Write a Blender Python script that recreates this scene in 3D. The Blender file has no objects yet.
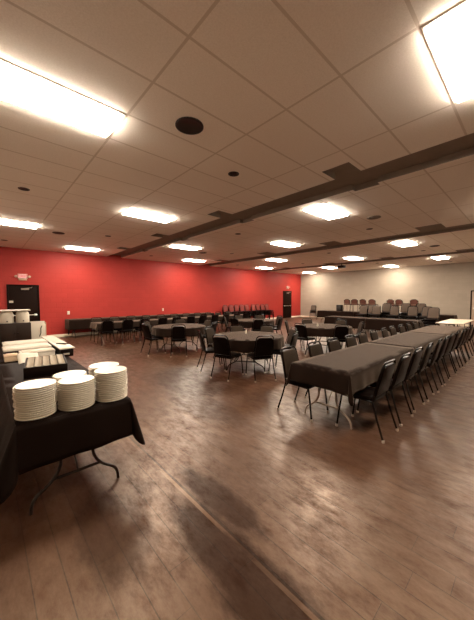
import bpy, bmesh, math, random
from mathutils import Vector, Matrix
random.seed(7)
PI = math.pi
R = math.radians
sc = bpy.context.scene
col = sc.collection

# ------------------------------------------------------------------ measures
CAM_H = 1.625
CEIL = 3.531
XB = 19.66          # back (beige) wall
YL = 13.46          # left (red) wall
XF, YR = -3.2, -4.2
U = 0.57912         # half tile
OY = 0.048

# ------------------------------------------------------------------ materials
def mat(name, base, rough=0.5, spec=0.5, metal=0.0, bump=0.0, bscale=40.0, var=0.0, vscale=6.0, coat=0.0, sheen=0.0):
    m = bpy.data.materials.new(name); m.use_nodes = True
    nt = m.node_tree; b = nt.nodes['Principled BSDF']
    b.inputs['Base Color'].default_value = (*base, 1)
    b.inputs['Roughness'].default_value = rough
    b.inputs['Specular IOR Level'].default_value = spec
    b.inputs['Metallic'].default_value = metal
    if coat: b.inputs['Coat Weight'].default_value = coat
    if sheen:
        b.inputs['Sheen Weight'].default_value = sheen
        b.inputs['Sheen Roughness'].default_value = 0.38; b.inputs['Sheen Tint'].default_value = (1.0, 0.74, 0.55, 1)
    tc = nt.nodes.new('ShaderNodeTexCoord')
    n = nt.nodes.new('ShaderNodeTexNoise'); n.inputs['Scale'].default_value = vscale; n.inputs['Detail'].default_value = 4
    nt.links.new(tc.outputs['Object'], n.inputs['Vector'])
    mx = nt.nodes.new('ShaderNodeMix'); mx.data_type = 'RGBA'
    v = max(var, 0.04)
    mx.inputs['A'].default_value = (*[c * (1 - v) for c in base], 1)
    mx.inputs['B'].default_value = (*[min(1, c * (1 + v)) for c in base], 1)
    nt.links.new(n.outputs['Fac'], mx.inputs['Factor'])
    nt.links.new(mx.outputs['Result'], b.inputs['Base Color'])
    if bump:
        n2 = nt.nodes.new('ShaderNodeTexNoise'); n2.inputs['Scale'].default_value = bscale; n2.inputs['Detail'].default_value = 3
        nt.links.new(tc.outputs['Object'], n2.inputs['Vector'])
        bp = nt.nodes.new('ShaderNodeBump'); bp.inputs['Strength'].default_value = bump; bp.inputs['Distance'].default_value = 0.01
        nt.links.new(n2.outputs['Fac'], bp.inputs['Height']); nt.links.new(bp.outputs['Normal'], b.inputs['Normal'])
    return m

def emis(name, color, strength):
    m = bpy.data.materials.new(name); m.use_nodes = True
    nt = m.node_tree; nt.nodes.remove(nt.nodes['Principled BSDF'])
    e = nt.nodes.new('ShaderNodeEmission'); e.inputs['Color'].default_value = (*color, 1); e.inputs['Strength'].default_value = strength
    nt.links.new(e.outputs['Emission'], nt.nodes['Material Output'].inputs['Surface'])
    return m

class NT:
    """small node helper"""
    def __init__(s, m): s.t = m.node_tree; s.b = s.t.nodes.get('Principled BSDF')
    def n(s, t, **k):
        x = s.t.nodes.new(t)
        for a, v in k.items(): setattr(x, a, v)
        return x
    def l(s, a, b): s.t.links.new(a, b)
    def math(s, op, a, b=None, clamp=False):
        x = s.n('ShaderNodeMath', operation=op, use_clamp=clamp)
        for i, v in enumerate((a, b)):
            if v is None: continue
            if isinstance(v, (int, float)): x.inputs[i].default_value = v
            else: s.l(v, x.inputs[i])
        return x.outputs[0]
    def mix(s, f, a, b):
        x = s.n('ShaderNodeMix', data_type='RGBA')
        for nm, v in (('Factor', f), ('A', a), ('B', b)):
            if isinstance(v, (int, float)): x.inputs[nm].default_value = v
            elif isinstance(v, tuple): x.inputs[nm].default_value = (*v, 1)
            else: s.l(v, x.inputs[nm])
        return x.outputs['Result']
    def noise(s, vec, scale, detail=4, rough=0.55):
        x = s.n('ShaderNodeTexNoise'); x.inputs['Scale'].default_value = scale; x.inputs['Detail'].default_value = detail; x.inputs['Roughness'].default_value = rough
        if vec is not None: s.l(vec, x.inputs['Vector'])
        return x.outputs['Fac']
    def ramp(s, f, a, b):
        x = s.n('ShaderNodeMapRange'); x.inputs['From Min'].default_value = a; x.inputs['From Max'].default_value = b
        s.l(f, x.inputs['Value']); return x.outputs['Result']
    def scale(s, vec, sc3, loc=(0, 0, 0)):
        x = s.n('ShaderNodeMapping'); x.inputs['Scale'].default_value = sc3; x.inputs['Location'].default_value = loc
        s.l(vec, x.inputs['Vector']); return x.outputs['Vector']

def block_wall(name, base, mortar, axis, rough=0.5):
    m = bpy.data.materials.new(name); m.use_nodes = True; g = NT(m)
    tc = g.n('ShaderNodeTexCoord'); sep = g.n('ShaderNodeSeparateXYZ'); g.l(tc.outputs['Object'], sep.inputs[0])
    cb = g.n('ShaderNodeCombineXYZ'); g.l(sep.outputs[axis], cb.inputs['X']); g.l(sep.outputs['Z'], cb.inputs['Y'])
    br = g.n('ShaderNodeTexBrick'); br.inputs['Scale'].default_value = 1.0
    br.inputs['Brick Width'].default_value = 0.406; br.inputs['Row Height'].default_value = 0.203
    br.inputs['Mortar Size'].default_value = 0.008; br.inputs['Mortar Smooth'].default_value = 0.4
    br.inputs['Color1'].default_value = (*base, 1); br.inputs['Color2'].default_value = (*[c * 0.93 for c in base], 1)
    br.inputs['Mortar'].default_value = (*mortar, 1)
    g.l(cb.outputs[0], br.inputs['Vector'])
    nz = g.noise(tc.outputs['Object'], 1.1, 5)
    dark = g.mix(g.ramp(nz, 0.3, 0.75), tuple(0.9 for _ in range(3)), (1, 1, 1))
    mm = g.n('ShaderNodeMix', data_type='RGBA', blend_type='MULTIPLY'); mm.inputs['Factor'].default_value = 1
    g.l(br.outputs['Color'], mm.inputs['A']); g.l(dark, mm.inputs['B'])
    g.l(mm.outputs['Result'], g.b.inputs['Base Color'])
    g.b.inputs['Roughness'].default_value = rough; g.b.inputs['Specular IOR Level'].default_value = 0.15
    bp = g.n('ShaderNodeBump', invert=True); bp.inputs['Strength'].default_value = 0.5; bp.inputs['Distance'].default_value = 0.006
    h = g.math('ADD', br.outputs['Fac'], g.math('MULTIPLY', g.noise(tc.outputs['Object'], 55, 3), 0.35))
    g.l(h, bp.inputs['Height']); g.l(bp.outputs['Normal'], g.b.inputs['Normal'])
    return m

def ceiling_mat():
    m = bpy.data.materials.new('acoustic_tile'); m.use_nodes = True; g = NT(m)
    uv = g.n('ShaderNodeUVMap', uv_map='UVMap'); sep = g.n('ShaderNodeSeparateXYZ'); g.l(uv.outputs['UV'], sep.inputs[0])
    tc = g.n('ShaderNodeTexCoord'); obj = tc.outputs['Object']
    def line(o, w):
        f = g.math('FRACT', o)
        d = g.math('MINIMUM', f, g.math('SUBTRACT', 1.0, f))
        return g.math('LESS_THAN', d, w)
    ln = g.math('MAXIMUM', line(sep.outputs['X'], 0.0105), line(sep.outputs['Y'], 0.0205))
    # fissured, pin-holed tile face, slightly different from tile to tile
    fl = g.n('ShaderNodeCombineXYZ'); g.l(g.math('FLOOR', sep.outputs['X']), fl.inputs[0]); g.l(g.math('FLOOR', sep.outputs['Y']), fl.inputs[1])
    wn = g.n('ShaderNodeTexWhiteNoise'); g.l(fl.outputs[0], wn.inputs['Vector'])
    big = g.noise(obj, 0.6, 3); fine = g.noise(obj, 75, 3, 0.7)
    base = g.mix(g.ramp(fine, 0.33, 0.62), (0.83, 0.735, 0.64), (0.92, 0.83, 0.735))
    base = g.mix(g.math('MULTIPLY', wn.outputs['Value'], 0.22), base, (0.81, 0.715, 0.62))
    base = g.mix(g.math('MULTIPLY', g.ramp(big, 0.4, 0.7), 0.25), base, (0.93, 0.85, 0.765))
    c = g.mix(ln, base, (0.67, 0.565, 0.465))
    g.l(c, g.b.inputs['Base Color']); g.b.inputs['Roughness'].default_value = 0.85; g.b.inputs['Specular IOR Level'].default_value = 0.2
    bp = g.n('ShaderNodeBump'); bp.inputs['Strength'].default_value = 0.35; bp.inputs['Distance'].default_value = 0.004
    g.l(g.math('SUBTRACT', fine, ln), bp.inputs['Height']); g.l(bp.outputs['Normal'], g.b.inputs['Normal'])
    return m

def floor_mat():
    m = bpy.data.materials.new('worn_plank_floor'); m.use_nodes = True; g = NT(m)
    tc = g.n('ShaderNodeTexCoord'); P = tc.outputs['Object']
    sep = g.n('ShaderNodeSeparateXYZ'); g.l(P, sep.inputs[0]); X, Y = sep.outputs['X'], sep.outputs['Y']
    # planks run along Y
    pw = 0.152
    px = g.math('DIVIDE', X, pw); pid = g.math('FLOOR', px); pf = g.math('FRACT', px)
    w1 = g.n('ShaderNodeTexWhiteNoise', noise_dimensions='1D'); g.l(pid, w1.inputs['W'])
    yoff = g.math('ADD', g.math('DIVIDE', Y, 1.22), g.math('MULTIPLY', w1.outputs['Value'], 7.0))
    cid = g.math('ADD', g.math('MULTIPLY', pid, 17.3), g.math('FLOOR', yoff)); yf = g.math('FRACT', yoff)
    w2 = g.n('ShaderNodeTexWhiteNoise', noise_dimensions='1D'); g.l(cid, w2.inputs['W'])
    gap = g.math('LESS_THAN', g.math('MINIMUM', pf, g.math('SUBTRACT', 1.0, pf)), 0.02)
    gap2 = g.math('LESS_THAN', g.math('MINIMUM', yf, g.math('SUBTRACT', 1.0, yf)), 0.0015)
    gap = g.math('MAXIMUM', gap, gap2)
    grain = g.noise(g.scale(P, (38, 2.2, 1)), 1.0, 5, 0.6)
    blot = g.noise(g.scale(P, (0.75, 0.42, 1), (3.1, 1.7, 0)), 1.0, 6, 0.62)
    mott = g.noise(g.scale(P, (2.6, 1.7, 1), (0.3, 5.2, 0)), 1.0, 8, 0.68)
    scuff = g.noise(g.scale(P, (22, 7, 1)), 1.0, 7, 0.75)
    A = (0.0480, 0.0195, 0.0095); B = (0.0845, 0.0395, 0.0212)
    c = g.mix(g.ramp(blot, 0.34, 0.66), A, B)
    c = g.mix(g.math('MULTIPLY', g.ramp(mott, 0.45, 0.70), 0.55), c, (0.0999, 0.0517, 0.0298))
    c = g.mix(g.math('MULTIPLY', g.ramp(mott, 0.47, 0.30), 0.6), c, (0.0326, 0.0122, 0.0056))
    c = g.mix(g.math('MULTIPLY', w2.outputs['Value'], 0.6), c, (0.0425, 0.0165, 0.0078))
    c = g.mix(g.math('MULTIPLY', g.ramp(grain, 0.42, 0.72), 0.30), c, (0.0364, 0.0146, 0.0069))
    c = g.mix(g.math('MULTIPLY', g.ramp(scuff, 0.60, 0.74), 0.35), c, (0.1154, 0.0653, 0.0406))
    # old walked-in stain along the seam: its own ragged outline
    def blob(cx, cy, rx, ry, k):
        dx = g.math('DIVIDE', g.math('SUBTRACT', X, cx), rx); dy = g.math('DIVIDE', g.math('SUBTRACT', Y, cy), ry)
        d = g.math('SQRT', g.math('ADD', g.math('MULTIPLY', dx, dx), g.math('MULTIPLY', dy, dy)))
        d = g.math('ADD', d, g.math('MULTIPLY', g.math('SUBTRACT', g.noise(g.scale(P, (5, 2.2, 1)), 1.0, 7, 0.7), 0.5), 1.3))
        return g.math('MULTIPLY', g.ramp(d, 1.1, 0.7), k)
    stain = None
    for a in ((1.08, 1.15, 0.20, 0.80, 0.95), (1.36, 1.7, 0.14, 0.6, 0.85), (3.0, 4.6, 0.8, 1.2, 0.6), (0.62, 2.0, 0.25, 0.5, 0.6), (2.4, 3.4, 0.35, 0.9, 0.5)):
        bl = blob(*a); stain = bl if stain is None else g.math('MAXIMUM', stain, bl)
        c = g.mix(bl, c, (0.0199, 0.0066, 0.0026))
    # the long seam strip
    sx = g.math('ABSOLUTE', g.math('SUBTRACT', X, 1.185))
    c = g.mix(g.math('MULTIPLY', g.math('LESS_THAN', sx, 0.014), g.ramp(g.noise(g.scale(P, (6, 1.3, 1)), 1.0, 5), 0.35, 0.6)), c, (0.1076, 0.0590, 0.0346))
    sx2 = g.math('ABSOLUTE', g.math('SUBTRACT', X, 1.212))
    c = g.mix(g.math('MULTIPLY', g.math('LESS_THAN', sx2, 0.009), 0.8), c, (0.0116, 0.0039, 0.0018))
    c = g.mix(g.math('MULTIPLY', gap, 0.8), c, (0.0105, 0.0039, 0.0018))
    g.l(c, g.b.inputs['Base Color'])
    wear = g.noise(g.scale(P, (8.5, 3.6, 1), (7.7, 2.2, 0)), 1.0, 10, 0.74)
    r = g.math('ADD', 0.24, g.math('MULTIPLY', g.ramp(wear, 0.36, 0.66), 0.22))
    r = g.math('ADD', r, g.math('MULTIPLY', scuff, 0.14))
    g.l(r, g.b.inputs['Roughness'])
    sp = g.math('ADD', 0.22, g.math('MULTIPLY', g.ramp(wear, 0.66, 0.38), 0.80))
    sp = g.math('MULTIPLY', sp, g.math('SUBTRACT', 1.0, g.math('MULTIPLY', stain, 0.75)))
    g.l(sp, g.b.inputs['Specular IOR Level']); g.b.inputs['Specular Tint'].default_value = (1.0, 0.74, 0.54, 1)
    bp = g.n('ShaderNodeBump'); bp.inputs['Strength'].default_value = 0.22; bp.inputs['Distance'].default_value = 0.004
    hh = g.math('ADD', g.math('MULTIPLY', scuff, 0.6), g.math('MULTIPLY', g.noise(g.scale(P, (1.6, 0.8, 1)), 1.0, 3), 2.2))
    hh = g.math('SUBTRACT', hh, gap)
    g.l(hh, bp.inputs['Height']); g.l(bp.outputs['Normal'], g.b.inputs['Normal'])
    return m

M = {}
M['red'] = block_wall('red_painted_block', (0.375, 0.036, 0.028), (0.325, 0.030, 0.023), 'X', 0.48)
M['beige'] = block_wall('beige_painted_block', (0.37, 0.305, 0.24), (0.335, 0.27, 0.21), 'Y', 0.6)
M['darkwall'] = mat('cream_wall_paint', (0.88, 0.80, 0.69), 0.6)
M['ceil'] = ceiling_mat()
M['recess'] = mat('dark_recess_paint', (0.25, 0.20, 0.165), 0.7, 0.3, bump=0.3, bscale=30, var=0.15)
M['floor'] = floor_mat()
M['base'] = mat('cream_baseboard', (0.84, 0.73, 0.57), 0.5)
M['door'] = mat('dark_brown_door', (0.010, 0.004, 0.0022), 0.5, 0.05, var=0.1)
M['doorframe'] = mat('dark_door_frame', (0.006, 0.002, 0.001), 0.5, 0.05)
M['tandoor'] = mat('tan_door', (0.42, 0.29, 0.21), 0.5)
M['chrome'] = mat('brushed_steel', (0.75, 0.70, 0.62), 0.28, metal=1.0)
M['lamp'] = emis('lamp_diffuser', (1.0, 0.885, 0.735), 8.5)
M['lampframe'] = mat('lamp_frame_white', (0.85, 0.78, 0.68), 0.5)
M['vinyl'] = mat('black_vinyl', (0.0028, 0.0011, 0.0007), 0.30, 0.09, bump=0.12, bscale=120, var=0.1)
M['frame'] = mat('black_chair_frame', (0.003, 0.0012, 0.0008), 0.25, 0.16)
M['charcoal'] = mat('charcoal_upholstery', (0.032, 0.021, 0.014), 0.6, 0.06, bump=0.15, bscale=150, var=0.12)
M['glide'] = mat('pale_glide', (0.42, 0.34, 0.27), 0.4)
M['cloth'] = mat('black_tablecloth', (0.0095, 0.004, 0.002), 0.7, 0.05, bump=0.25, bscale=300, var=0.15, sheen=0.20)
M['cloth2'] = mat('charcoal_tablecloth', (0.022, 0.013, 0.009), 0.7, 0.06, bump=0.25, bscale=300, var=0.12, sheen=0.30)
M['matblack'] = mat('matte_black_tablecloth', (0.0085, 0.0036, 0.0018), 0.6, 0.07, bump=0.25, bscale=300, var=0.15)
M['laminate'] = mat('dark_laminate', (0.06, 0.035, 0.022), 0.4)
M['steel'] = mat('dark_table_steel', (0.018, 0.009, 0.006), 0.35, 0.3)
M['greysteel'] = mat('grey_table_steel', (0.30, 0.23, 0.18), 0.35, 0.5)
M['cream'] = mat('cream_laminate', (0.62, 0.50, 0.38), 0.4)
M['plate'] = mat('white_china', (0.70, 0.63, 0.52), 0.25, 0.5)
M['white'] = mat('white_plastic', (0.56, 0.49, 0.39), 0.4)
M['paper'] = mat('white_paper', (0.54, 0.465, 0.37), 0.7)
M['card'] = mat('cardboard', (0.50, 0.35, 0.22), 0.8)
M['blackpl'] = mat('black_plastic', (0.005, 0.002, 0.0012), 0.4, 0.12)
M['brown'] = mat('dark_brown_plastic', (0.022, 0.012, 0.008), 0.5, 0.15, var=0.1)
M['clear'] = mat('frosted_cup', (0.42, 0.35, 0.27), 0.2, 0.6)
M['redpaper'] = mat('red_paper', (0.35, 0.06, 0.04), 0.6)
M['redvinyl'] = mat('red_chair_fabric', (0.115, 0.042, 0.027), 0.6, 0.3, bump=0.2, bscale=150, var=0.15)
M['greyfab'] = mat('grey_brown_fabric', (0.085, 0.058, 0.042), 0.7, 0.2, bump=0.2, bscale=150, var=0.15)
M['burgundy'] = mat('burgundy_fabric', (0.17, 0.022, 0.015), 0.6, 0.3, bump=0.2, bscale=150, var=0.15)
M['grille'] = mat('dark_grille', (0.012, 0.007, 0.005), 0.6)
M['greygrille'] = mat('grey_grille', (0.20, 0.15, 0.12), 0.6)
M['signred'] = emis('exit_red', (1.0, 0.05, 0.03), 0.075)
M['signface'] = emis('exit_face', (1.0, 0.46, 0.38), 0.105)
M['lamphead'] = mat('lamp_head', (0.50, 0.36, 0.27), 0.35)

# ------------------------------------------------------------------ mesh helpers
def new_obj(name, bm, m=None, parent=None, smooth=True, loc=None, rz=None, autosmooth=40):
    me = bpy.data.meshes.new(name)
    bmesh.ops.recalc_face_normals(bm, faces=bm.faces[:])
    if smooth:
        for f in bm.faces: f.smooth = True
        for e in bm.edges:
            if len(e.link_faces) == 2 and e.calc_face_angle(0) > R(autosmooth): e.smooth = False
    bm.to_mesh(me); bm.free()
    o = bpy.data.objects.new(name, me); col.objects.link(o)
    if m is not None:
        for mm in (m if isinstance(m, (list, tuple)) else [m]): me.materials.append(mm)
    if parent is not None: o.parent = parent
    if loc is not None: o.location = loc
    if rz is not None: o.rotation_euler = (0, 0, rz)
    return o

def BM(): return bmesh.new()

def box(bm, x0, x1, y0, y1, z0, z1, bev=0.0, seg=2, mi=0, mtx=None):
    r = bmesh.ops.create_cube(bm, size=1.0)
    vs = r['verts']
    for v in vs:
        v.co = Vector(((x0 + x1) / 2 + v.co.x * (x1 - x0), (y0 + y1) / 2 + v.co.y * (y1 - y0), (z0 + z1) / 2 + v.co.z * (z1 - z0)))
    fs = set(f for v in vs for f in v.link_faces)
    for f in fs: f.material_index = mi
    allv = vs
    if bev > 0:
        es = list(set(e for v in vs for e in v.link_edges))
        rr = bmesh.ops.bevel(bm, geom=es, offset=bev, segments=seg, profile=0.5, affect='EDGES')
        for f in rr['faces']: f.material_index = mi
        allv = list(set(rr['verts']) | set(v for v in vs if v.is_valid))
    if mtx is not None:
        s = set(allv)
        for f in list(rr['faces']) if bev > 0 else []: s.update(f.verts)
        for v in s: v.co = mtx @ v.co
    return bm

def spline(pts, n=6, closed=False):
    pts = [Vector(p) for p in pts]; out = []; N = len(pts)
    rng = range(N) if closed else range(N - 1)
    for i in rng:
        p0 = pts[(i - 1) % N] if closed or i > 0 else pts[0]
        p1 = pts[i]; p2 = pts[(i + 1) % N]
        p3 = pts[(i + 2) % N] if closed or i + 2 < N else pts[-1]
        for k in range(n):
            t = k / n
            out.append(0.5 * ((2 * p1) + (p2 - p0) * t + (2 * p0 - 5 * p1 + 4 * p2 - p3) * t * t + (3 * p1 - p0 - 3 * p2 + p3) * t ** 3))
    if not closed: out.append(pts[-1])
    return out

def tube(bm, pts, r, n=8, closed=False):
    pts = [Vector(p) for p in pts]; N = len(pts); rings = []
    up = None
    for i in range(N):
        a = pts[(i - 1) % N] if closed or i > 0 else pts[0]
        b = pts[(i + 1) % N] if closed or i < N - 1 else pts[-1]
        t = (b - a).normalized()
        if up is None:
            up = Vector((0, 0, 1)) if abs(t.z) < 0.9 else Vector((1, 0, 0))
        s = t.cross(up)
        if s.length < 1e-4: s = t.orthogonal()
        s.normalize(); up = s.cross(t).normalized()
        rings.append([bm.verts.new(pts[i] + r * (math.cos(2 * PI * k / n) * s + math.sin(2 * PI * k / n) * up)) for k in range(n)])
    M_ = N if closed else N - 1
    for i in range(M_):
        A, B = rings[i], rings[(i + 1) % N]
        for k in range(n): bm.faces.new((A[k], A[(k + 1) % n], B[(k + 1) % n], B[k]))
    if not closed:
        bm.faces.new(rings[0][::-1]); bm.faces.new(rings[-1])
    return bm

def lathe(bm, prof, n=24, cx=0, cy=0, z=0, mi=0):
    """prof: list of (r, z); closed on axis where r == 0"""
    rings = []
    for r, h in prof:
        if r < 1e-6: rings.append([bm.verts.new((cx, cy, z + h))])
        else: rings.append([bm.verts.new((cx + r * math.cos(2 * PI * k / n), cy + r * math.sin(2 * PI * k / n), z + h)) for k in range(n)])
    for A, B in zip(rings[:-1], rings[1:]):
        for k in range(n):
            k2 = (k + 1) % n
            if len(A) == 1 and len(B) == 1: continue
            if len(A) == 1: f = bm.faces.new((A[0], B[k2], B[k]))
            elif len(B) == 1: f = bm.faces.new((A[k], A[k2], B[0]))
            else: f = bm.faces.new((A[k], A[k2], B[k2], B[k]))
            f.material_index = mi
    return bm

def prism(bm, outline, z0, z1, bev=0.0):
    vs = [bm.verts.new((x, y, z0)) for x, y in outline]
    f = bm.faces.new(vs)
    r = bmesh.ops.extrude_face_region(bm, geom=[f])
    for v in [g for g in r['geom'] if isinstance(g, bmesh.types.BMVert)]: v.co.z = z1
    if bev:
        es = [e for e in bm.edges if len(e.link_faces) == 2 and e.calc_face_angle(0) > R(50)]
        bmesh.ops.bevel(bm, geom=es, offset=bev, segments=2, profile=0.5, affect='EDGES')
    return bm

def thing(name, label, cat, loc=(0, 0, 0), rz=0, group=None):
    o = bpy.data.objects.new(name, None); col.objects.link(o)
    o.empty_display_size = 0.1
    o.location = loc; o.rotation_euler = (0, 0, rz); o['label'] = label; o['category'] = cat
    if group: o['group'] = group
    return o

def tag(o, label, cat, group=None):
    o['label'] = label; o['category'] = cat
    if group: o['group'] = group
    return o

def struct(o): o['kind'] = 'structure'; return o

def dup(root, loc, rz, label, group=None):
    r = root.copy(); col.objects.link(r); r.location = loc; r.rotation_euler = (0, 0, rz); r['label'] = label
    if group: r['group'] = group
    for ch in root.children:
        c = ch.copy(); col.objects.link(c); c.parent = r
        for gc in ch.children:
            d = gc.copy(); col.objects.link(d); d.parent = c
    return r

ORD = ['first', 'second', 'third', 'fourth', 'fifth', 'sixth', 'seventh', 'eighth', 'ninth', 'tenth', 'eleventh', 'twelfth',
       'thirteenth', 'fourteenth', 'fifteenth', 'sixteenth', 'seventeenth', 'eighteenth', 'nineteenth', 'twentieth']

# ------------------------------------------------------------------ room shell
b = BM(); box(b, XF, XB, YR, YL, -0.12, 0.0); struct(new_obj('floor', b, M['floor'], smooth=False))
b = BM(); box(b, XF - 0.2, XB + 0.2, YL, YL + 0.2, -0.12, CEIL + 0.3); struct(new_obj('wall_left', b, M['red'], smooth=False))
b = BM(); box(b, XB, XB + 0.2, YR - 0.2, YL, -0.12, CEIL + 0.3); struct(new_obj('wall_back', b, M['beige'], smooth=False))
b = BM(); box(b, XF - 0.2, XB, YR - 0.2, YR, -0.12, CEIL + 0.3); struct(new_obj('wall_right', b, M['darkwall'], smooth=False))
b = BM(); box(b, XF - 0.2, XF, YR, YL, -0.12, CEIL + 0.3); struct(new_obj('wall_front', b, M['darkwall'], smooth=False))

# ceiling: slab of tiles cut by three dark troughs with square pockets
beams = [(4.26, 4.90), (9.40, 10.15), (14.70, 15.42)]
pockets = []
for yc in (2.07, 4.99, 7.90, 10.85): pockets += [(3.86, 4.26, yc - 0.21, yc + 0.21), (4.90, 5.0, yc - 0.21, yc + 0.21)]
for yc in (2.05, 5.01, 8.0, 11.1): pockets += [(8.80, 9.40, yc - 0.3, yc + 0.3)]
for yc in (2.05, 5.01, 8.0, 11.1): pockets += [(14.20, 14.70, yc - 0.28, yc + 0.28)]
xs = sorted(set([XF, XB] + [v for p in beams for v in p] + [v for p in pockets for v in p[:2]]))
ys = sorted(set([YR, YL] + [v for p in pockets for v in p[2:]]))
def hollow(x, y):
    for a, c in beams:
        if a < x < c: return True
    for p in pockets:
        if p[0] < x < p[1] and p[2] < y < p[3]: return True
    return False
bays = [(XF, 4.58, 0.0145), (4.58, 9.8, 5.11), (9.8, 15.0, 10.45), (15.0, XB + 1, 15.74)]
b = BM(); uvl = b.loops.layers.uv.new('UVMap'); D = 0.10
H = {}
for i in range(len(xs) - 1):
    for j in range(len(ys) - 1):
        H[i, j] = hollow((xs[i] + xs[i + 1]) / 2, (ys[j] + ys[j + 1]) / 2)
def quad(pts, mi):
    f = b.faces.new([b.verts.new(p) for p in pts]); f.material_index = mi; return f
for (i, j), h in H.items():
    x0, x1, y0, y1 = xs[i], xs[i + 1], ys[j], ys[j + 1]
    if not h:
        f = quad([(x0, y0, CEIL), (x0, y1, CEIL), (x1, y1, CEIL), (x1, y0, CEIL)], 0)
        xm = (x0 + x1) / 2; off = [o for a, c, o in bays if a <= xm < c][0]
        for l in f.loops: l[uvl].uv = ((l.vert.co.x - off) / (2 * U), (l.vert.co.y - OY) / U)
    else:
        quad([(x0, y0, CEIL + D), (x0, y1, CEIL + D), (x1, y1, CEIL + D), (x1, y0, CEIL + D)], 1)
        if not H.get((i - 1, j), True): quad([(x0, y0, CEIL), (x0, y1, CEIL), (x0, y1, CEIL + D), (x0, y0, CEIL + D)], 1)
        if not H.get((i + 1, j), True): quad([(x1, y0, CEIL), (x1, y1, CEIL), (x1, y1, CEIL + D), (x1, y0, CEIL + D)], 1)
        if not H.get((i, j - 1), True): quad([(x0, y0, CEIL), (x1, y0, CEIL), (x1, y0, CEIL + D), (x0, y0, CEIL + D)], 1)
        if not H.get((i, j + 1), True): quad([(x0, y1, CEIL), (x1, y1, CEIL), (x1, y1, CEIL + D), (x0, y1, CEIL + D)], 1)
# upper face closes the slab
box(b, XF, XB, YR, YL, CEIL + D + 0.02, CEIL + 0.28, mi=1)
struct(new_obj('ceiling', b, [M['ceil'], M['recess']], smooth=False))

# baseboards
b = BM(); box(b, XF, 0.62, YL - 0.018, YL, 0, 0.115, 0.004); box(b, 1.72, 17.22, YL - 0.018, YL, 0, 0.115, 0.004); box(b, 18.38, XB, YL - 0.018, YL, 0, 0.115, 0.004)
struct(new_obj('baseboard_left', b, M['base']))
b = BM(); box(b, XB - 0.018, XB, 2.52, YL - 0.02, 0, 0.115, 0.004); box(b, XB - 0.018, XB, YR, 1.32, 0, 0.115, 0.004)
struct(new_obj('baseboard_back', b, M['base']))

# doors (leaf and frame stand on the wall plane)
def make_door(name, x0, x1, ztop, leaf_m, frame_m, wall, parts):
    d = bpy.data.objects.new(name, None); col.objects.link(d); d['kind'] = 'structure'
    fw, y = 0.055, 0.0
    b = BM()
    box(b, x0, x0 + fw, -0.045, 0, 0, ztop, 0.006); box(b, x1 - fw, x1, -0.045, 0, 0, ztop, 0.006); box(b, x0 + fw, x1 - fw, -0.045, 0, ztop - fw, ztop, 0.006)
    new_obj('door_frame', b, frame_m, d)
    b = BM(); box(b, x0 + fw, x1 - fw, -0.022, 0.0, 0.008, ztop - fw, 0.003)
    leaf = new_obj('door_leaf', b, leaf_m, d)
    L, Rr = x0 + fw, x1 - fw
    if 'bar' in parts:
        b = BM(); box(b, L + 0.03, Rr - 0.03, -0.075, -0.045, 0.955, 0.985, 0.008)
        box(b, L + 0.05, L + 0.13, -0.06, -0.02, 0.935, 1.01, 0.006); box(b, Rr - 0.13, Rr - 0.05, -0.06, -0.02, 0.935, 1.01, 0.006)
        o = new_obj('push_bar', b, M['chrome'], d); o['label'] = 'pale metal push bar'
    if 'closer' in parts:
        b = BM(); box(b, L + 0.38, L + 0.62, -0.085, -0.022, ztop - 0.2, ztop - 0.14, 0.008)
        tube(b, [(L + 0.50, -0.07, ztop - 0.14), (L + 0.68, -0.19, ztop - 0.12), (L + 0.72, -0.03, ztop - 0.09)], 0.009)
        new_obj('door_closer', b, M['greysteel'], d)
    if 'plate' in parts:
        b = BM(); box(b, L + 0.01, L + 0.13, -0.027, -0.022, 1.45, 1.53, 0.002)
        o = new_obj('notice_plate', b, M['paper'], d); o['label'] = 'small white notice'
    if 'handle' in parts:
        b = BM(); tube(b, [(L + 0.07, -0.022, 1.02), (L + 0.07, -0.07, 1.02), (L + 0.19, -0.075, 1.02)], 0.01)
        lathe(b, [(0, 0), (0.03, 0), (0.03, 0.01), (0, 0.01)], 14, L + 0.07, -0.03, 1.015)
        new_obj('door_handle', b, M['chrome'], d)
    return d
d1 = make_door('door_1', 0.67, 1.67, 2.145, M['door'], M['doorframe'], 'left', ('bar', 'closer', 'plate')); d1.location = (0, YL, 0)
d2 = make_door('door_2', 17.27, 18.33, 2.145, M['door'], M['doorframe'], 'left', ('bar', 'closer')); d2.location = (0, YL, 0)
d3 = make_door('door_3', 0, 1.1, 1.98, M['tandoor'], M['doorframe'], 'back', ('handle',)); d3.location = (XB, 2.47, 0); d3.rotation_euler = (0, 0, -PI / 2)

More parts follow.
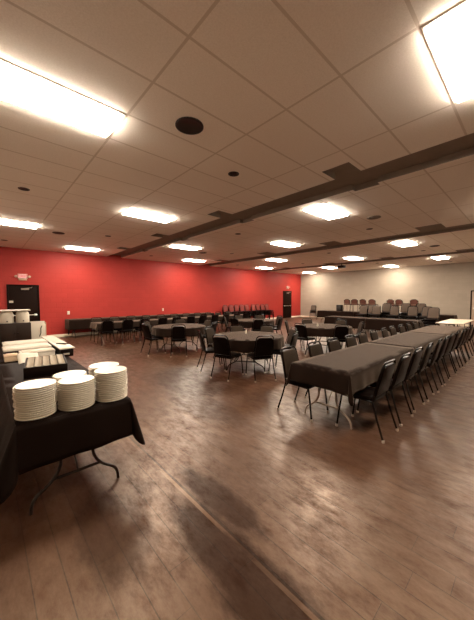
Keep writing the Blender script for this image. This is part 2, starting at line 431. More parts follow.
# exit signs
def text_mesh(name, s, size, depth, m, parent, loc, rot):
    cu = bpy.data.curves.new(name, 'FONT'); cu.body = s; cu.size = size; cu.extrude = depth; cu.align_x = 'CENTER'; cu.align_y = 'CENTER'
    t = bpy.data.objects.new(name + '_tmp', cu); col.objects.link(t)
    dg = bpy.context.evaluated_depsgraph_get(); dg.update()
    me = bpy.data.meshes.new_from_object(t.evaluated_get(dg))
    bpy.data.objects.remove(t); bpy.data.curves.remove(cu)
    o = bpy.data.objects.new(name, me); col.objects.link(o); me.materials.clear(); me.materials.append(m)
    o.parent = parent; o.location = loc; o.rotation_euler = rot
    return o
def exit_sign(x, z, label, s=1.0):
    t = thing('exit_sign', label, 'exit sign', (x, YL, z))
    b = BM(); box(b, -0.15 * s, 0.15 * s, -0.05, 0, -0.085 * s, 0.10 * s, 0.01); new_obj('housing', b, M['lamphead'], t)
    b = BM(); box(b, -0.13 * s, 0.13 * s, -0.056, -0.0505, -0.07 * s, 0.085 * s, 0.002); f = new_obj('face', b, M['signface'], t)
    text_mesh('lettering', 'EXIT', 0.155 * s, 0.002, M['signred'], f, (0, -0.0585, 0.006), (PI / 2, 0, 0))
    for sx in (-1, 1):
        b = BM()
        prof = [(0, 0), (0.03 * s, 0.0), (0.045 * s, 0.03 * s), (0.045 * s, 0.05 * s), (0, 0.055 * s)]
        lathe(b, prof, 16)
        mtx = Matrix.Translation((sx * 0.195 * s, -0.03, 0.005)) @ Matrix.Rotation(PI / 2 + 0.2, 4, 'X') @ Matrix.Rotation(sx * 0.3, 4, 'Y')
        for v in b.verts: v.co = mtx @ v.co
        new_obj('lamp_head', b, M['lamphead'], t)
    b = BM(); box(b, -0.125 * s, 0.125 * s, -0.055, 0, -0.145 * s, -0.09 * s, 0.008); new_obj('battery_box', b, M['card'], t)
exit_sign(1.165, 2.46, 'red lit exit sign with two lamp heads above the dark door at left')
exit_sign(17.85, 2.44, 'small red lit exit sign above the far dark door near the room corner', 0.9)

# outlets
for x, z, lab in ((2.67, 1.0, 'white wall plate on the red wall beside the black table, nearer to the left door'),
                  (7.04, 1.0, 'white wall plate on the red wall above the far chairs, farther from the left door')):
    t = thing('wall_plate', lab, 'wall plate', (x, YL, z))
    b = BM(); box(b, -0.045, 0.045, -0.008, 0, -0.07, 0.07, 0.003); new_obj('plate', b, M['white'], t)
    b = BM(); box(b, -0.012, 0.012, -0.014, -0.0082, -0.028, 0.028, 0.002); new_obj('switch', b, M['paper'], t)

# ------------------------------------------------------------------ ceiling lights
def make_light(label):
    t = thing('ceiling_light', label, 'ceiling light')
    hx, hy = U - 0.012, U / 2 - 0.012
    b = BM()
    for (x0, x1, y0, y1) in ((-hx, hx, -hy, -hy + 0.035), (-hx, hx, hy - 0.035, hy), (-hx, -hx + 0.035, -hy + 0.035, hy - 0.035), (hx - 0.035, hx, -hy + 0.035, hy - 0.035)):
        box(b, x0, x1, y0, y1, -0.008, -0.001, 0.002)
    new_obj('frame', b, M['lampframe'], t)
    b = BM(); ix, iy = hx - 0.036, hy - 0.036
    box(b, -ix, ix, -iy, iy, -0.036, -0.002, 0.008, 3)
    new_obj('diffuser', b, M['lamp'], t)
    return t
lab_row = {11.92: 'in the row closest to the red wall', 9.02: 'in the second row from the red wall', 6.13: 'in the third row from the red wall',
           3.23: 'in the fourth row from the red wall', 0.34: 'in the row above the right foreground'}
lights = {11.92: [2.91, 8.01, 13.36, 18.5], 9.02: [0.593, 5.69, 11.03, 16.32], 6.13: [2.91, 8.01, 13.36, 18.5],
          3.23: [0.593, 5.69, 11.03, 16.32], 0.34: [2.91, 8.01, 13.36]}
proto = None
for y, lx in lights.items():
    for i, x in enumerate(lx):
        pos = ['nearest', 'second nearest', 'third nearest', 'farthest'][i]
        if y == 0.34: pos = ['nearest', 'middle', 'farthest'][i]
        lab = 'glowing white rectangular ceiling light, %s %s' % (pos, lab_row[y])
        if proto is None: proto = make_light(lab); proto.location = (x, y, CEIL); proto['group'] = 'ceiling lights'
        else: dup(proto, (x, y, CEIL), 0, lab, 'ceiling lights')

# recessed cans, speakers
def round_grille(name, r, m, label, cat, x, y, group):
    b = BM(); lathe(b, [(0, -0.012), (r * 0.86, -0.012), (r * 0.9, -0.016), (r, -0.012), (r, -0.001), (0, -0.001)], 28)
    o = new_obj(name, b, m); o.location = (x, y, CEIL); tag(o, label, cat, group); return o
spk = [(1.75, 2.67, 'grille', 'large dark round ceiling speaker nearest the camera, between the two big lights'),
       (1.70, 9.55, 'grille', 'dark round ceiling speaker near the red wall above the left door side'),
       (6.93, 2.70, 'greygrille', 'grey round ceiling speaker beyond the first trough, above the long table'),
       (6.93, 9.65, 'grille', 'dark round ceiling speaker beyond the first trough, toward the red wall'),
       (12.45, 2.65, 'grille', 'dark round ceiling speaker beyond the second trough at right')]
for x, y, m, lab in spk: round_grille('ceiling_speaker', 0.155, M[m], lab, 'speaker', x, y, 'ceiling speakers')
bayname = ['before the first trough', 'between the first and second troughs', 'between the second and third troughs', 'beyond the last trough']
for k, (xa, xb2) in enumerate(((0.593, 2.91), (5.69, 8.01), (11.03, 13.36), (16.32, 18.6))):
    for x, y, s in ((xb2, 3.23, 'fourth'), (xa, 6.13, 'third'), (xb2, 9.02, 'second'), (xa, 11.92, 'first')):
        if k == 3 and y > 8: continue
        t = thing('recessed_downlight', 'small dark can light %s, %s lamp row from red wall' % (bayname[k], s), 'ceiling light', (x, y, CEIL), 0, 'unlit can lights')
        b = BM(); lathe(b, [(0.062, -0.002), (0.07, -0.009), (0.084, -0.006), (0.086, -0.001), (0.062, -0.001)], 24); new_obj('trim_ring', b, M['grille'], t)
        b = BM(); lathe(b, [(0, -0.004), (0.03, -0.006), (0.060, -0.003), (0.060, -0.001), (0, -0.001)], 24); new_obj('bulb_well', b, M['blackpl'], t)

# projector under the last trough
t = thing('ceiling_projector', 'dark projector hanging from the ceiling trough before the beige wall', 'projector', (14.9, 7.5, CEIL))
b = BM(); lathe(b, [(0, 0.098), (0.07, 0.098), (0.07, 0.085), (0.02, 0.08), (0.02, -0.12), (0, -0.12)], 14); new_obj('mount_pole', b, M['blackpl'], t)
b = BM(); box(b, -0.15, 0.15, -0.17, 0.17, -0.25, -0.12, 0.02, 2); pb = new_obj('body', b, M['blackpl'], t)
b = BM(); lathe(b, [(0, 0), (0.045, 0), (0.045, 0.03), (0.035, 0.035), (0, 0.025)], 16)
for v in b.verts: v.co = Matrix.Translation((0.15, 0.06, -0.185)) @ Matrix.Rotation(PI / 2, 4, 'Y') @ v.co
new_obj('lens', b, M['grille'], pb)

# ------------------------------------------------------------------ chairs  (local: sitter faces +y)
def back_pt(x, s, t=0.0):
    """point on the reclined back: s = height, t = thickness offset to the rear"""
    a = (s - 0.44)
    return Vector((x, -0.185 - 0.20 * a - 0.10 * a * a - t, s))

def make_chair(name, label, seat_m, back_m, frame_m, front_m=None, rounded=0.06, gap=True, glides=True, group=None, top=0.885):
    t = thing(name, label, 'chair', group=group)
    # seat
    b = BM()
    n = 14; out = []
    hw, y0, y1, rr = 0.205, -0.20, 0.215, 0.05
    for cx, cy, a0 in ((hw - rr, y1 - rr, 0), (-hw + rr, y1 - rr, 90), (-hw + rr + 0.01, y0 + rr, 180), (hw - rr - 0.01, y0 + rr, 270)):
        for k in range(5): a = R(a0 + k * 22.5); out.append((cx + rr * math.cos(a), cy + rr * math.sin(a)))
    prism(b, out, 0.425, 0.472, 0.014)
    for v in b.verts:
        if v.co.z > 0.45: v.co.z += 0.012 * (1 - (v.co.x / 0.21) ** 2) - (0.012 if v.co.y > 0.17 else 0)
    new_obj('seat', b, seat_m, t)
    # backrest pad
    b = BM(); pt = top - (0.035 if gap else 0.012); pb = 0.485
    out = []
    hb, ht = 0.178, 0.165
    out += [(-hb, pb), (hb, pb)]
    for k in range(7):
        a = R(k * 15); out.append((ht - rounded + rounded * math.cos(a), pt - rounded + rounded * math.sin(a)))
    for k in range(7):
        a = R(90 + k * 15); out.append((-ht + rounded + rounded * math.cos(a), pt - rounded + rounded * math.sin(a)))
    prism(b, out, -0.022, 0.022, 0.010)
    for f in b.faces:
        if all(v.co.z < -0.010 for v in f.verts): f.material_index = 1
    for v in b.verts: v.co = back_pt(v.co.x, v.co.y, v.co.z)
    new_obj('backrest', b, [back_m, front_m or back_m], t)
    # back frame: one bent tube up one side, over the top, down the other
    b = BM(); pts = []
    fr = max(rounded, 0.05) + 0.012
    pts += [back_pt(-0.196, 0.43), back_pt(-0.193, 0.55), back_pt(-0.187, 0.70), back_pt(-0.182, top - fr)]
    for k in range(1, 6):
        a = R(180 - k * 15); pts.append(back_pt(-0.182 + fr + fr * math.cos(a), top - fr + fr * math.sin(a)))
    pts.append(back_pt(-0.182 + fr, top)); pts.append(back_pt(0.182 - fr, top))
    for k in range(1, 6):
        a = R(90 - k * 15); pts.append(back_pt(0.182 - fr + fr * math.cos(a), top - fr + fr * math.sin(a)))
    pts += [back_pt(0.182, top - fr), back_pt(0.187, 0.70), back_pt(0.193, 0.55), back_pt(0.196, 0.43)]
    tube(b, pts, 0.0115, 8)
    new_obj('back_frame', b, frame_m, t)
    # seat frame
    b = BM()
    for sx in (-1, 1): tube(b, [(sx * 0.196, -0.183, 0.428), (sx * 0.196, 0.19, 0.418)], 0.010, 6)
    tube(b, [(-0.196, 0.17, 0.414), (0.196, 0.17, 0.414)], 0.009, 6); tube(b, [(-0.196, -0.17, 0.414), (0.196, -0.17, 0.414)], 0.009, 6)
    new_obj('seat_frame', b, frame_m, t)
    for sx in (-1, 1):
        for fx in (0, 1):
            b = BM()
            if fx: p = [(sx * 0.200, 0.185, 0.420), (sx * 0.206, 0.212, 0.25), (sx * 0.212, 0.242, 0.014)]
            else: p = [(sx * 0.197, -0.180, 0.440), (sx * 0.203, -0.235, 0.24), (sx * 0.212, -0.312, 0.014)]
            tube(b, p, 0.0115, 8)
            lg = new_obj('leg', b, frame_m, t)
            if glides:
                b = BM(); q = p[-1]; lathe(b, [(0, 0), (0.014, 0), (0.016, 0.006), (0.016, 0.03), (0.0118, 0.034), (0, 0.034)], 10, q[0], q[1], 0)
                g = new_obj('glide', b, M['glide'], lg); g['label'] = 'pale foot glide'
    return t

chair0 = make_chair('banquet_chair', '', M['vinyl'], M['vinyl'], M['frame'], M['charcoal'])
used = [False]
def place(x, y, rz, label, group, z=0):
    if not used[0]:
        used[0] = True; o = chair0; o.location = (x, y, z); o.rotation_euler = (0, 0, rz); o['label'] = label; o['group'] = group; return o
    return dup(chair0, (x, y, z), rz, label, group)

# ------------------------------------------------------------------ tables and cloths
def wishbone(bm, x, hw, r=0.0125, zt=0.70):
    """folding leg set standing in the plane local x = const, spread along local y"""
    k = hw / 0.31
    for s in (-1, 1):
        tube(bm, spline([(x, s * 0.115 * k, zt), (x, s * 0.115 * k, 0.40), (x, s * 0.12 * k, 0.29), (x, s * 0.175 * k, 0.195), (x, s * 0.265 * k, 0.125), (x, s * 0.30 * k, 0.07), (x, s * 0.31 * k, 0.0)], 4), r, 8)
    tube(bm, [(x, -0.165 * k, 0.205), (x, 0.165 * k, 0.205)], r, 8)

def rect_table(L, W, label, top_m, leg_m, loc, rz, group, z=0.735, inset=0.22):
    t = thing('folding_table', label, 'table', loc, rz, group)
    b = BM(); box(b, -L / 2, L / 2, -W / 2, W / 2, z - 0.03, z, 0.008); new_obj('tabletop', b, top_m, t)
    for s in (-1, 1):
        b = BM(); wishbone(b, s * (L / 2 - inset), W / 2 - 0.07, zt=z - 0.031); lg = new_obj('leg_frame', b, leg_m, t)
        b = BM(); tube(b, [(s * (L / 2 - inset), 0, 0.205), (s * (L / 2 - 0.62), 0, z - 0.045)], 0.007, 6); new_obj('brace', b, leg_m, lg)
    return t

def rect_cloth(name, L, W, hang, sides, label, m, loc, rz, group, z=0.738, ear=0.42, seed=0, flare=0.055, bulge=None):
    """sides: string of consecutive sides, S(-y) E(+x) N(+y) W(-x) counter-clockwise"""
    rnd = random.Random(seed)
    hx, hy = L / 2 + 0.004, W / 2 + 0.004
    P0 = {'S': ((-hx, -hy), (hx, -hy)), 'E': ((hx, -hy), (hx, hy)), 'N': ((hx, hy), (-hx, hy)), 'W': ((-hx, hy), (-hx, -hy))}
    ang = {'S': -90, 'E': 0, 'N': 90, 'W': 180}
    bm = BM()
    # top sheet with gentle rise
    nx, ny = max(2, int(L / 0.15)), max(2, int(W / 0.1))
    g = [[bm.verts.new((-hx + 2 * hx * i / nx, -hy + 2 * hy * j / ny, z + 0.002 + 0.0012 * math.sin(i * 1.7 + seed) * math.sin(j * 1.1))) for j in range(ny + 1)] for i in range(nx + 1)]
    for i in range(nx):
        for j in range(ny): bm.faces.new((g[i][j], g[i + 1][j], g[i + 1][j + 1], g[i][j + 1]))
    runs = sides.split(',')
    ph = rnd.random() * 6
    for run in runs:
        path = []
        loop = len(run) == 4
        for k, s in enumerate(run):
            a, c = P0[s]; n = max(3, int(math.hypot(c[0] - a[0], c[1] - a[1]) / 0.05))
            for q in range(n + 1):
                f = q / n; path.append((a[0] + (c[0] - a[0]) * f, a[1] + (c[1] - a[1]) * f, ang[s], 0.0, (bulge or {}).get(s, 0.0)))
            if k < len(run) - 1 or loop:
                for q in range(1, 9): path.append((c[0], c[1], ang[s] + q * 10, math.sin(R(q * 20)), (bulge or {}).get(s, 0.0) * (1 - q / 9) + (bulge or {}).get('SENW'[('SENW'.index(s) + 1) % 4], 0.0) * q / 9))
        rows = 8; grid = []; bulge = bulge or {}
        s_ = 0; prev = None
        for (x, y, a, e, bu_) in path:
            if prev: s_ += math.hypot(x - prev[0], y - prev[1]) + abs(a - prev[2]) * 0.001
            prev = (x, y, a)
            cx, cy = math.cos(R(a)), math.sin(R(a)); colv = []
            for r_ in range(rows + 1):
                tt = r_ / rows
                if r_ == 0: colv.append(bm.verts.new((x, y, z + 0.002))); continue
                o = 0.006 + 0.022 * tt + tt * (0.010 * math.sin(9.5 * s_ + ph) + 0.006 * math.sin(23 * s_ + 2 * ph)) + (e * flare + bu_) * tt
                hl = hang * (1 + ear * e) + 0.006 * math.sin(4 * s_ + ph) + bu_ * 0.2
                colv.append(bm.verts.new((x + cx * o, y + cy * o, z + 0.002 - 0.012 * min(1, tt * 8) * 0 - hl * tt)))
            grid.append(colv)
        N = len(grid)
        for i in range(N if loop else N - 1):
            A, B = grid[i], grid[(i + 1) % N]
            for r_ in range(rows):
                try: bm.faces.new((A[r_], A[r_ + 1], B[r_ + 1], B[r_]))
                except ValueError: pass
    bmesh.ops.remove_doubles(bm, verts=bm.verts[:], dist=0.0006)
    o = new_obj(name, bm, m, autosmooth=48); o.location = loc; o.rotation_euler = (0, 0, rz)
    md = o.modifiers.new('thickness', 'SOLIDIFY'); md.thickness = 0.0022; md.offset = 1
    return tag(o, label, 'tablecloth', group)

def round_table(cx, cy, r, label, clabel, seed, leg_m, rz, hang=0.235):
    t = thing('round_table', label, 'table', (cx, cy, 0), rz, 'round folding tables')
    b = BM(); lathe(b, [(0, 0.705), (r - 0.004, 0.705), (r, 0.709), (r, 0.731), (r - 0.004, 0.735), (0, 0.735)], 64); new_obj('tabletop', b, M['laminate'], t)
    for s in (-1, 1):
        b = BM(); wishbone(b, s * 0.36, 0.42, zt=0.704); new_obj('leg_frame', b, leg_m, t)
    bm = BM(); n = 120; ph = seed * 1.3
    rc = r + 0.004
    rings = []
    c = bm.verts.new((0, 0, 0.7395))
    for q in (0.35, 0.7, 1.0): rings.append([bm.verts.new((rc * q * math.cos(2 * PI * k / n), rc * q * math.sin(2 * PI * k / n), 0.7395)) for k in range(n)])
    for r_ in range(1, 8):
        tt = r_ / 7; row = []
        for k in range(n):
            th = 2 * PI * k / n
            o = 0.006 + 0.012 * tt + tt * (0.014 * math.sin(13 * th + ph) + 0.008 * math.sin(29 * th + ph))
            row.append(bm.verts.new(((rc + o) * math.cos(th), (rc + o) * math.sin(th), 0.7395 - hang * tt - 0.012 * tt * math.sin(5 * th + ph))))
        rings.append(row)
    for k in range(n): bm.faces.new((c, rings[0][k], rings[0][(k + 1) % n]))
    for A, B in zip(rings[:-1], rings[1:]):
        for k in range(n): bm.faces.new((A[k], B[k], B[(k + 1) % n], A[(k + 1) % n]))
    o = new_obj('tablecloth', bm, M['cloth'], autosmooth=75); o.location = (cx, cy, 0)
    md = o.modifiers.new('thickness', 'SOLIDIFY'); md.thickness = 0.0022; md.offset = 1
    tag(o, clabel, 'tablecloth', 'tablecloths on the round tables')
    return t

# --- long row of three tables at right
LT = 2.44
tn = ['nearest', 'middle', 'farthest']
yc = 1.835
for k in range(3):
    x = 3.07 + LT * (k + 0.5)
    rect_table(LT - 0.012, 0.80, 'long folding table under dark cloth, %s of the three in the long right row' % tn[k], M['laminate'], M['steel'] if k else M['greysteel'], (x, yc, 0), 0, 'tables of the long right row')
    sides = {0: 'NWS', 1: 'N,S', 2: 'SEN'}[k]
    rect_cloth('tablecloth', LT - 0.016, 0.80, 0.235, sides, ['black cloth over the nearest table of the long right row', 'dark cloth over the middle table of the long right row',
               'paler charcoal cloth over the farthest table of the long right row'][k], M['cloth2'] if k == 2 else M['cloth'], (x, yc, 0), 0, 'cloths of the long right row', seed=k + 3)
for k in range(12):
    p = ['nearest chair', 'second chair', 'third chair', 'fourth chair', 'fifth chair', 'sixth chair', 'seventh chair', 'eighth chair', 'ninth chair', 'tenth chair', 'eleventh chair', 'farthest chair'][k]
    j = random.uniform
    place((3.42 if k else 3.33) + 0.605 * k + j(-.03, .03), (2.175 if k else 2.20) + j(-.012, .02), PI + j(-.05, .05), 'black banquet chair, %s on the left side of the long right tables' % p, 'chairs along the long right tables')
for k in range(12):
    p = ['nearest chair', 'second chair', 'third chair', 'fourth chair', 'fifth chair', 'sixth chair', 'seventh chair', 'eighth chair', 'ninth chair', 'tenth chair', 'eleventh chair', 'farthest chair'][k]
    place(3.44 + 0.60 * k + random.uniform(-.025, .025), 1.42 + random.uniform(-.015, .02), random.uniform(-.06, .06), 'black banquet chair, %s on the right side of the long right tables' % p, 'chairs along the long right tables')

# --- round tables
DIRS = ['nearest the camera', 'near right', 'right', 'far right', 'far', 'far left', 'left', 'near left']
rts = [(4.55, 4.55, 0.80, [-120, -163, 154, 108, 62, 18, -30, -75], 'front', 'front round table'),
       (4.52, 7.58, 0.80, [-122, -178, 122, 58, 0, -58], 'left', 'left round table before the long left table'),
       (7.85, 7.55, 0.80, [-127, -175, 135, 80, 30, -20, -75], 'rear', 'rear round table before the stacked red chairs'),
       (7.75, 4.45, 0.80, [-126, 176, 115, 60, 0, -48], 'right', 'right round table behind the long tables')]
for i, (cx, cy, r, angs, nm, desc) in enumerate(rts):
    round_table(cx, cy, r, 'round folding table under dark cloth, the %s' % desc, 'dark brown-black cloth draped over the %s' % desc, i + 1, M['steel'], R([35, 10, 60, 20][i]))
    camdir = math.degrees(math.atan2(-cy, -cx)); seen = {}
    for a in angs:
        k = int(round(((a - camdir) % 360) / 45.0)) % 8
        d = DIRS[k]; seen[d] = seen.get(d, 0) + 1
        if seen[d] > 1: d = 'second ' + d
        rr = r + 0.055 + random.uniform(-0.02, 0.05)
        x, y = cx + rr * math.cos(R(a)), cy + rr * math.sin(R(a))
        place(x, y, R(a + 90) + random.uniform(-.08, .08), 'black banquet chair on the %s side of the %s round table' % (d, nm), 'chairs around the round tables')

def shaker(x, y, label):
    t = thing('salt_shaker', label, 'shaker', (x, y, 0.742))
    b = BM(); lathe(b, [(0, 0), (0.022, 0), (0.024, 0.01), (0.019, 0.07), (0, 0.07)], 14); new_obj('body', b, M['white'], t)
    b = BM(); lathe(b, [(0, 0.0702), (0.020, 0.0702), (0.020, 0.088), (0.012, 0.098), (0, 0.1)], 14); new_obj('lid', b, M['chrome'], t)
shaker(4.72, 4.80, 'small white shaker on the dark cloth of the front round table')
shaker(7.55, 4.55, 'small white shaker on the dark cloth of the right round table')

# --- long left row of tables with chairs, parallel to the red wall
yl = 10.52
for k in range(3):
    x = 2.85 + LT * (k + 0.5)
    rect_table(LT - 0.012, 0.74, 'folding table under dark cloth, %s of three in the left row before the red wall' % tn[k], M['laminate'], M['greysteel'], (x, yl, 0), 0, 'tables of the left row')
    rect_cloth('tablecloth', LT - 0.016, 0.74, 0.2, {0: 'NWS', 1: 'N,S', 2: 'SEN'}[k], 'dark cloth over the %s table of the left row before the red wall' % tn[k], M['cloth2'], (x, yl, 0), 0, 'cloths of the left row', seed=k + 13)
cn = ['nearest', 'second', 'third', 'fourth', 'fifth', 'sixth', 'seventh', 'eighth', 'ninth', 'tenth', 'farthest']
for k in range(11):
    x = 3.12 + 0.655 * k
    place(x, yl + 0.42 + random.uniform(-.02, .03), PI + random.uniform(-.06, .06), 'black banquet chair facing the camera, %s on the wall side of the left table row' % cn[k], 'chairs along the left table row')
    place(x + random.uniform(-.05, .05), yl - 0.42 + random.uniform(-.03, .02), random.uniform(-.06, .06), 'black banquet chair, back to the camera, %s on near side of left table row' % cn[k], 'chairs along the left table row')

# --- black tables against the red wall
for k in range(3):
    x = 2.52 + LT * (k + 0.5)
    rect_table(LT - 0.012, 0.74, 'folding table under black cloth against the red wall, %s of three from the left door' % ['first', 'second', 'third'][k], M['laminate'], M['steel'], (x, 13.02, 0), 0, 'tables against the red wall')
    rect_cloth('tablecloth', LT - 0.016, 0.74, 0.40, {0: 'NWS', 1: 'S', 2: 'SEN'}[k].replace('N', '') if k != 0 else 'WS', 'black cloth on the %s table from the left door against the red wall' % ['first', 'second', 'third'][k], M['cloth'], (x, 13.02, 0), 0, 'cloths against the red wall', seed=k + 23)

# --- far tables before the beige wall
for k in range(3):
    y = 10.0 - LT * (k + 0.5)
    rect_table(LT - 0.012, 0.74, 'folding table under black cloth before the beige wall, %s from the red wall' % ['first', 'second', 'third'][k], M['laminate'], M['steel'], (16.95, y, 0), PI / 2, 'tables before the beige wall')
    rect_cloth('tablecloth', LT - 0.016, 0.74, 0.45, ['NES', 'N', 'NWS'][k] if k else 'EN', 'black cloth over the %s table from the red wall before the beige wall' % ['first', 'second', 'third'][k], M['cloth'], (16.95, y, 0), PI / 2, 'cloths before the beige wall', seed=k + 33)
for k in range(2):
    y = 6.65 - 1.83 * (k + 0.5)
    lab = ['left', 'right'][k]
    rect_table(1.83 - 0.012, 0.74, 'folding table under dark cloth behind the long right tables, the %s of two' % lab, M['laminate'], M['steel'], (12.05, y, 0), PI / 2, 'tables behind the long right tables')
    rect_cloth('tablecloth', 1.83 - 0.016, 0.74, 0.45, ['EN', 'NW'][k], 'dark cloth on the %s table behind the long right tables' % lab, M['cloth'], (12.05, y, 0), PI / 2, 'cloths behind the long right tables', seed=k + 43)
rect_table(2.44, 0.76, 'bare cream-topped folding table beyond the far end of the long right tables', M['cream'], M['steel'], (12.92, 2.02, 0), 0.0, 'tables behind the long right tables')

# --- stacked chairs
grey0 = make_chair('stacking_chair', '', M['vinyl'], M['greyfab'], M['frame'], None, rounded=0.07, gap=False, glides=False)
gu = [False]
def place_from(proto, flag, x, y, z, rz, label, group):
    if not flag[0]:
        flag[0] = True; proto.location = (x, y, z); proto.rotation_euler = (0, 0, rz); proto['label'] = label; proto['group'] = group; return proto
    return dup(proto, (x, y, z), rz, label, group)
LEV = {4: ['bottom', 'second', 'third', 'top'], 5: ['bottom', 'second', 'middle', 'fourth', 'top'], 3: ['bottom', 'middle', 'top']}
gs = [(13.55, 5.78, 4, 'first'), (14.15, 5.62, 4, 'second'), (13.55, 5.15, 4, 'third'), (14.1, 4.86, 5, 'fourth'), (13.55, 4.38, 4, 'fifth'),
      (14.1, 4.05, 5, 'sixth'), (13.55, 3.62, 4, 'seventh'), (14.1, 3.45, 5, 'eighth'), (13.5, 3.12, 4, 'ninth'), (12.62, 2.62 + 0.27, 4, 'tenth')]
for (x, y, n, nm) in gs:
    a = random.uniform(-.15, .15)
    if nm == 'tenth': x, y = 13.35, 2.80 - 0.07
    if nm == 'tenth': x, y = 12.4, 2.68
    for l in range(n):
        place_from(grey0, gu, x - 0.01 * l, y, 0.112 * l, PI / 2 + a, 'grey-brown upholstered chair, %s of the %s stack from the left behind the dark tables' % (LEV[n][l], nm), 'grey stacked chairs before the beige wall')
red0 = make_chair('stacking_chair', '', M['redvinyl'], M['redvinyl'], M['frame'], None, rounded=0.13, gap=False, glides=False, top=0.76)
ru = [False]
rs = [(16.95, 8.05, -90), (16.95, 7.62, -80), (16.95, 7.05, -95), (16.95, 6.55, -88), (16.95, 5.55, -90), (16.95, 5.08, -100), (16.95, 4.40, -90)]
for k, (x, y, a) in enumerate(rs):
    place_from(red0, ru, x + 0.03, y, 0.7425, R(a), 'reddish round-backed chair on the black tables at the beige wall, %s from left' % ORD[k], 'red chairs on the black tables')
bur0 = make_chair('stacking_chair', '', M['vinyl'], M['burgundy'], M['frame'], None, rounded=0.05, gap=False, glides=False)
bu = [False]
for k in range(9):
    x = 11.12 + 0.47 * k + (0.13 if k > 4 else 0)
    for l in range(4):
        place_from(bur0, bu, x, 12.95 - 0.02 * l, 0.088 * l, PI + (-1) ** k * 0.04, 'burgundy chair, %s of the %s stack from the left along the red wall' % (LEV[4][l], ORD[k]), 'burgundy chair stacks along the red wall')
for l in range(2):
    place_from(grey0, gu, 19.15, 11.95, 0.112 * l, PI / 2 + 0.4, 'brown chair in the room corner by the beige wall, %s of two stacked' % ['lower', 'upper'][l], 'corner chairs')
t = thing('black_speaker', 'black box speaker standing on the left end of the black tables at the beige wall', 'speaker', (16.95, 8.62, 0.7425), -PI / 2)
b = BM(); box(b, -0.16, 0.16, -0.15, 0.15, 0, 0.40, 0.01); sb = new_obj('cabinet', b, M['blackpl'], t)
b = BM(); box(b, -0.14, 0.14, -0.158, -0.1505, 0.03, 0.37, 0.003); new_obj('grille', b, M['grille'], t)

# ------------------------------------------------------------------ buffet at left
ZT = 0.742
for k in range(2):
    y = 2.40 + LT * (k + 0.5)
    rect_table(LT - 0.012, 0.78, 'folding buffet table under black cloth, %s' % ['the near one holding the plates', 'the far one holding the drinks and white boxes'][k], M['laminate'], M['steel'], (0.535, y, 0), PI / 2, 'buffet tables', inset=0.12)
    rect_cloth('tablecloth', LT - 0.016, 0.78, 0.315, ['NWS', 'SEN'][k], ['black cloth on the near buffet table under the plates', 'black cloth on the far buffet table under the boxes'][k], M['matblack'], (0.535, y, 0), PI / 2, 'buffet cloths', seed=k + 5, flare=0.10, ear=0.32, bulge={'N': 0.08, 'W': 0.012})

def make_plate(label):
    b = BM()
    prof = [(0, 0.002), (0.092, 0.002), (0.095, 0.0), (0.106, 0.0), (0.112, 0.0025), (0.127, 0.0045), (0.1315, 0.008), (0.1315, 0.0120), (0.1285, 0.0148), (0.1250, 0.0155),
            (0.116, 0.0150), (0.106, 0.0148), (0.094, 0.0142), (0, 0.0142)]
    lathe(b, prof, 40)
    o = new_obj('dinner_plate', b, M['plate']); return tag(o, label, 'plate')
plate0 = make_plate(''); pu = [False]
stacks = [(0.275, 2.555, 15, 'front left'), (0.545, 2.535, 14, 'front middle'), (0.815, 2.535, 16, 'front right'),
          (0.555, 2.82, 13, 'back middle'), (0.845, 2.825, 15, 'back right'), (0.285, 2.84, 10, 'back left')]
PITCH = 0.0158
for (x, y, n, nm) in stacks:
    for l in range(n):
        lab = 'white round dinner plate, %s from the top of the %s plate stack' % (ORD[n - 1 - l], nm) if l < n - 1 else 'white round dinner plate lying topmost on the %s plate stack' % nm
        px, py = x + random.uniform(-.004, .004), y + random.uniform(-.004, .004)
        if not pu[0]: pu[0] = True; o = plate0
        else: o = plate0.copy(); col.objects.link(o)
        o.location = (px, py, ZT + PITCH * l); o.rotation_euler = (0, 0, random.uniform(0, 6)); o['label'] = lab; o['group'] = 'plates in the %s stack' % nm

# black crate of small cups
t = thing('black_crate', 'black crate full of small clear cups behind the plate stacks', 'crate', (0.545, 4.04, ZT), -0.13)
b = BM(); w, d, h = 0.205, 0.33, 0.125
box(b, -w, w, -d, d, 0, 0.012, 0.003)
for (x0, x1, y0, y1) in ((-w, w, -d, -d + 0.012), (-w, w, d - 0.012, d), (-w, -w + 0.012, -d + 0.012, d - 0.012), (w - 0.012, w, -d + 0.012, d - 0.012)):
    box(b, x0, x1, y0, y1, 0.012, h, 0.003)
new_obj('crate_body', b, M['blackpl'], t)
b = BM(); lathe(b, [(0, 0), (0.026, 0), (0.029, 0.05), (0.034, 0.115), (0.0355, 0.117), (0.036, 0.113), (0.0315, 0.05), (0.028, 0.012), (0, 0.012)], 16)
cup0 = new_obj('small_cup', b, M['clear']); first = True
for j in range(8):
    for i in range(5):
        lx, ly = (i - 2) * 0.0755, (j - 3.5) * 0.078; x = 0.545 + lx * math.cos(-0.13) - ly * math.sin(-0.13); y = 4.04 + lx * math.sin(-0.13) + ly * math.cos(-0.13)
        o = cup0 if first else cup0.copy()
        if not first: col.objects.link(o)
        first = False
        o.location = (x, y, ZT + 0.0125)
        tag(o, 'small clear cup in the black crate, %s column from left, %s row from front' % (ORD[i], ORD[j]), 'cup', 'cups in the black crate')

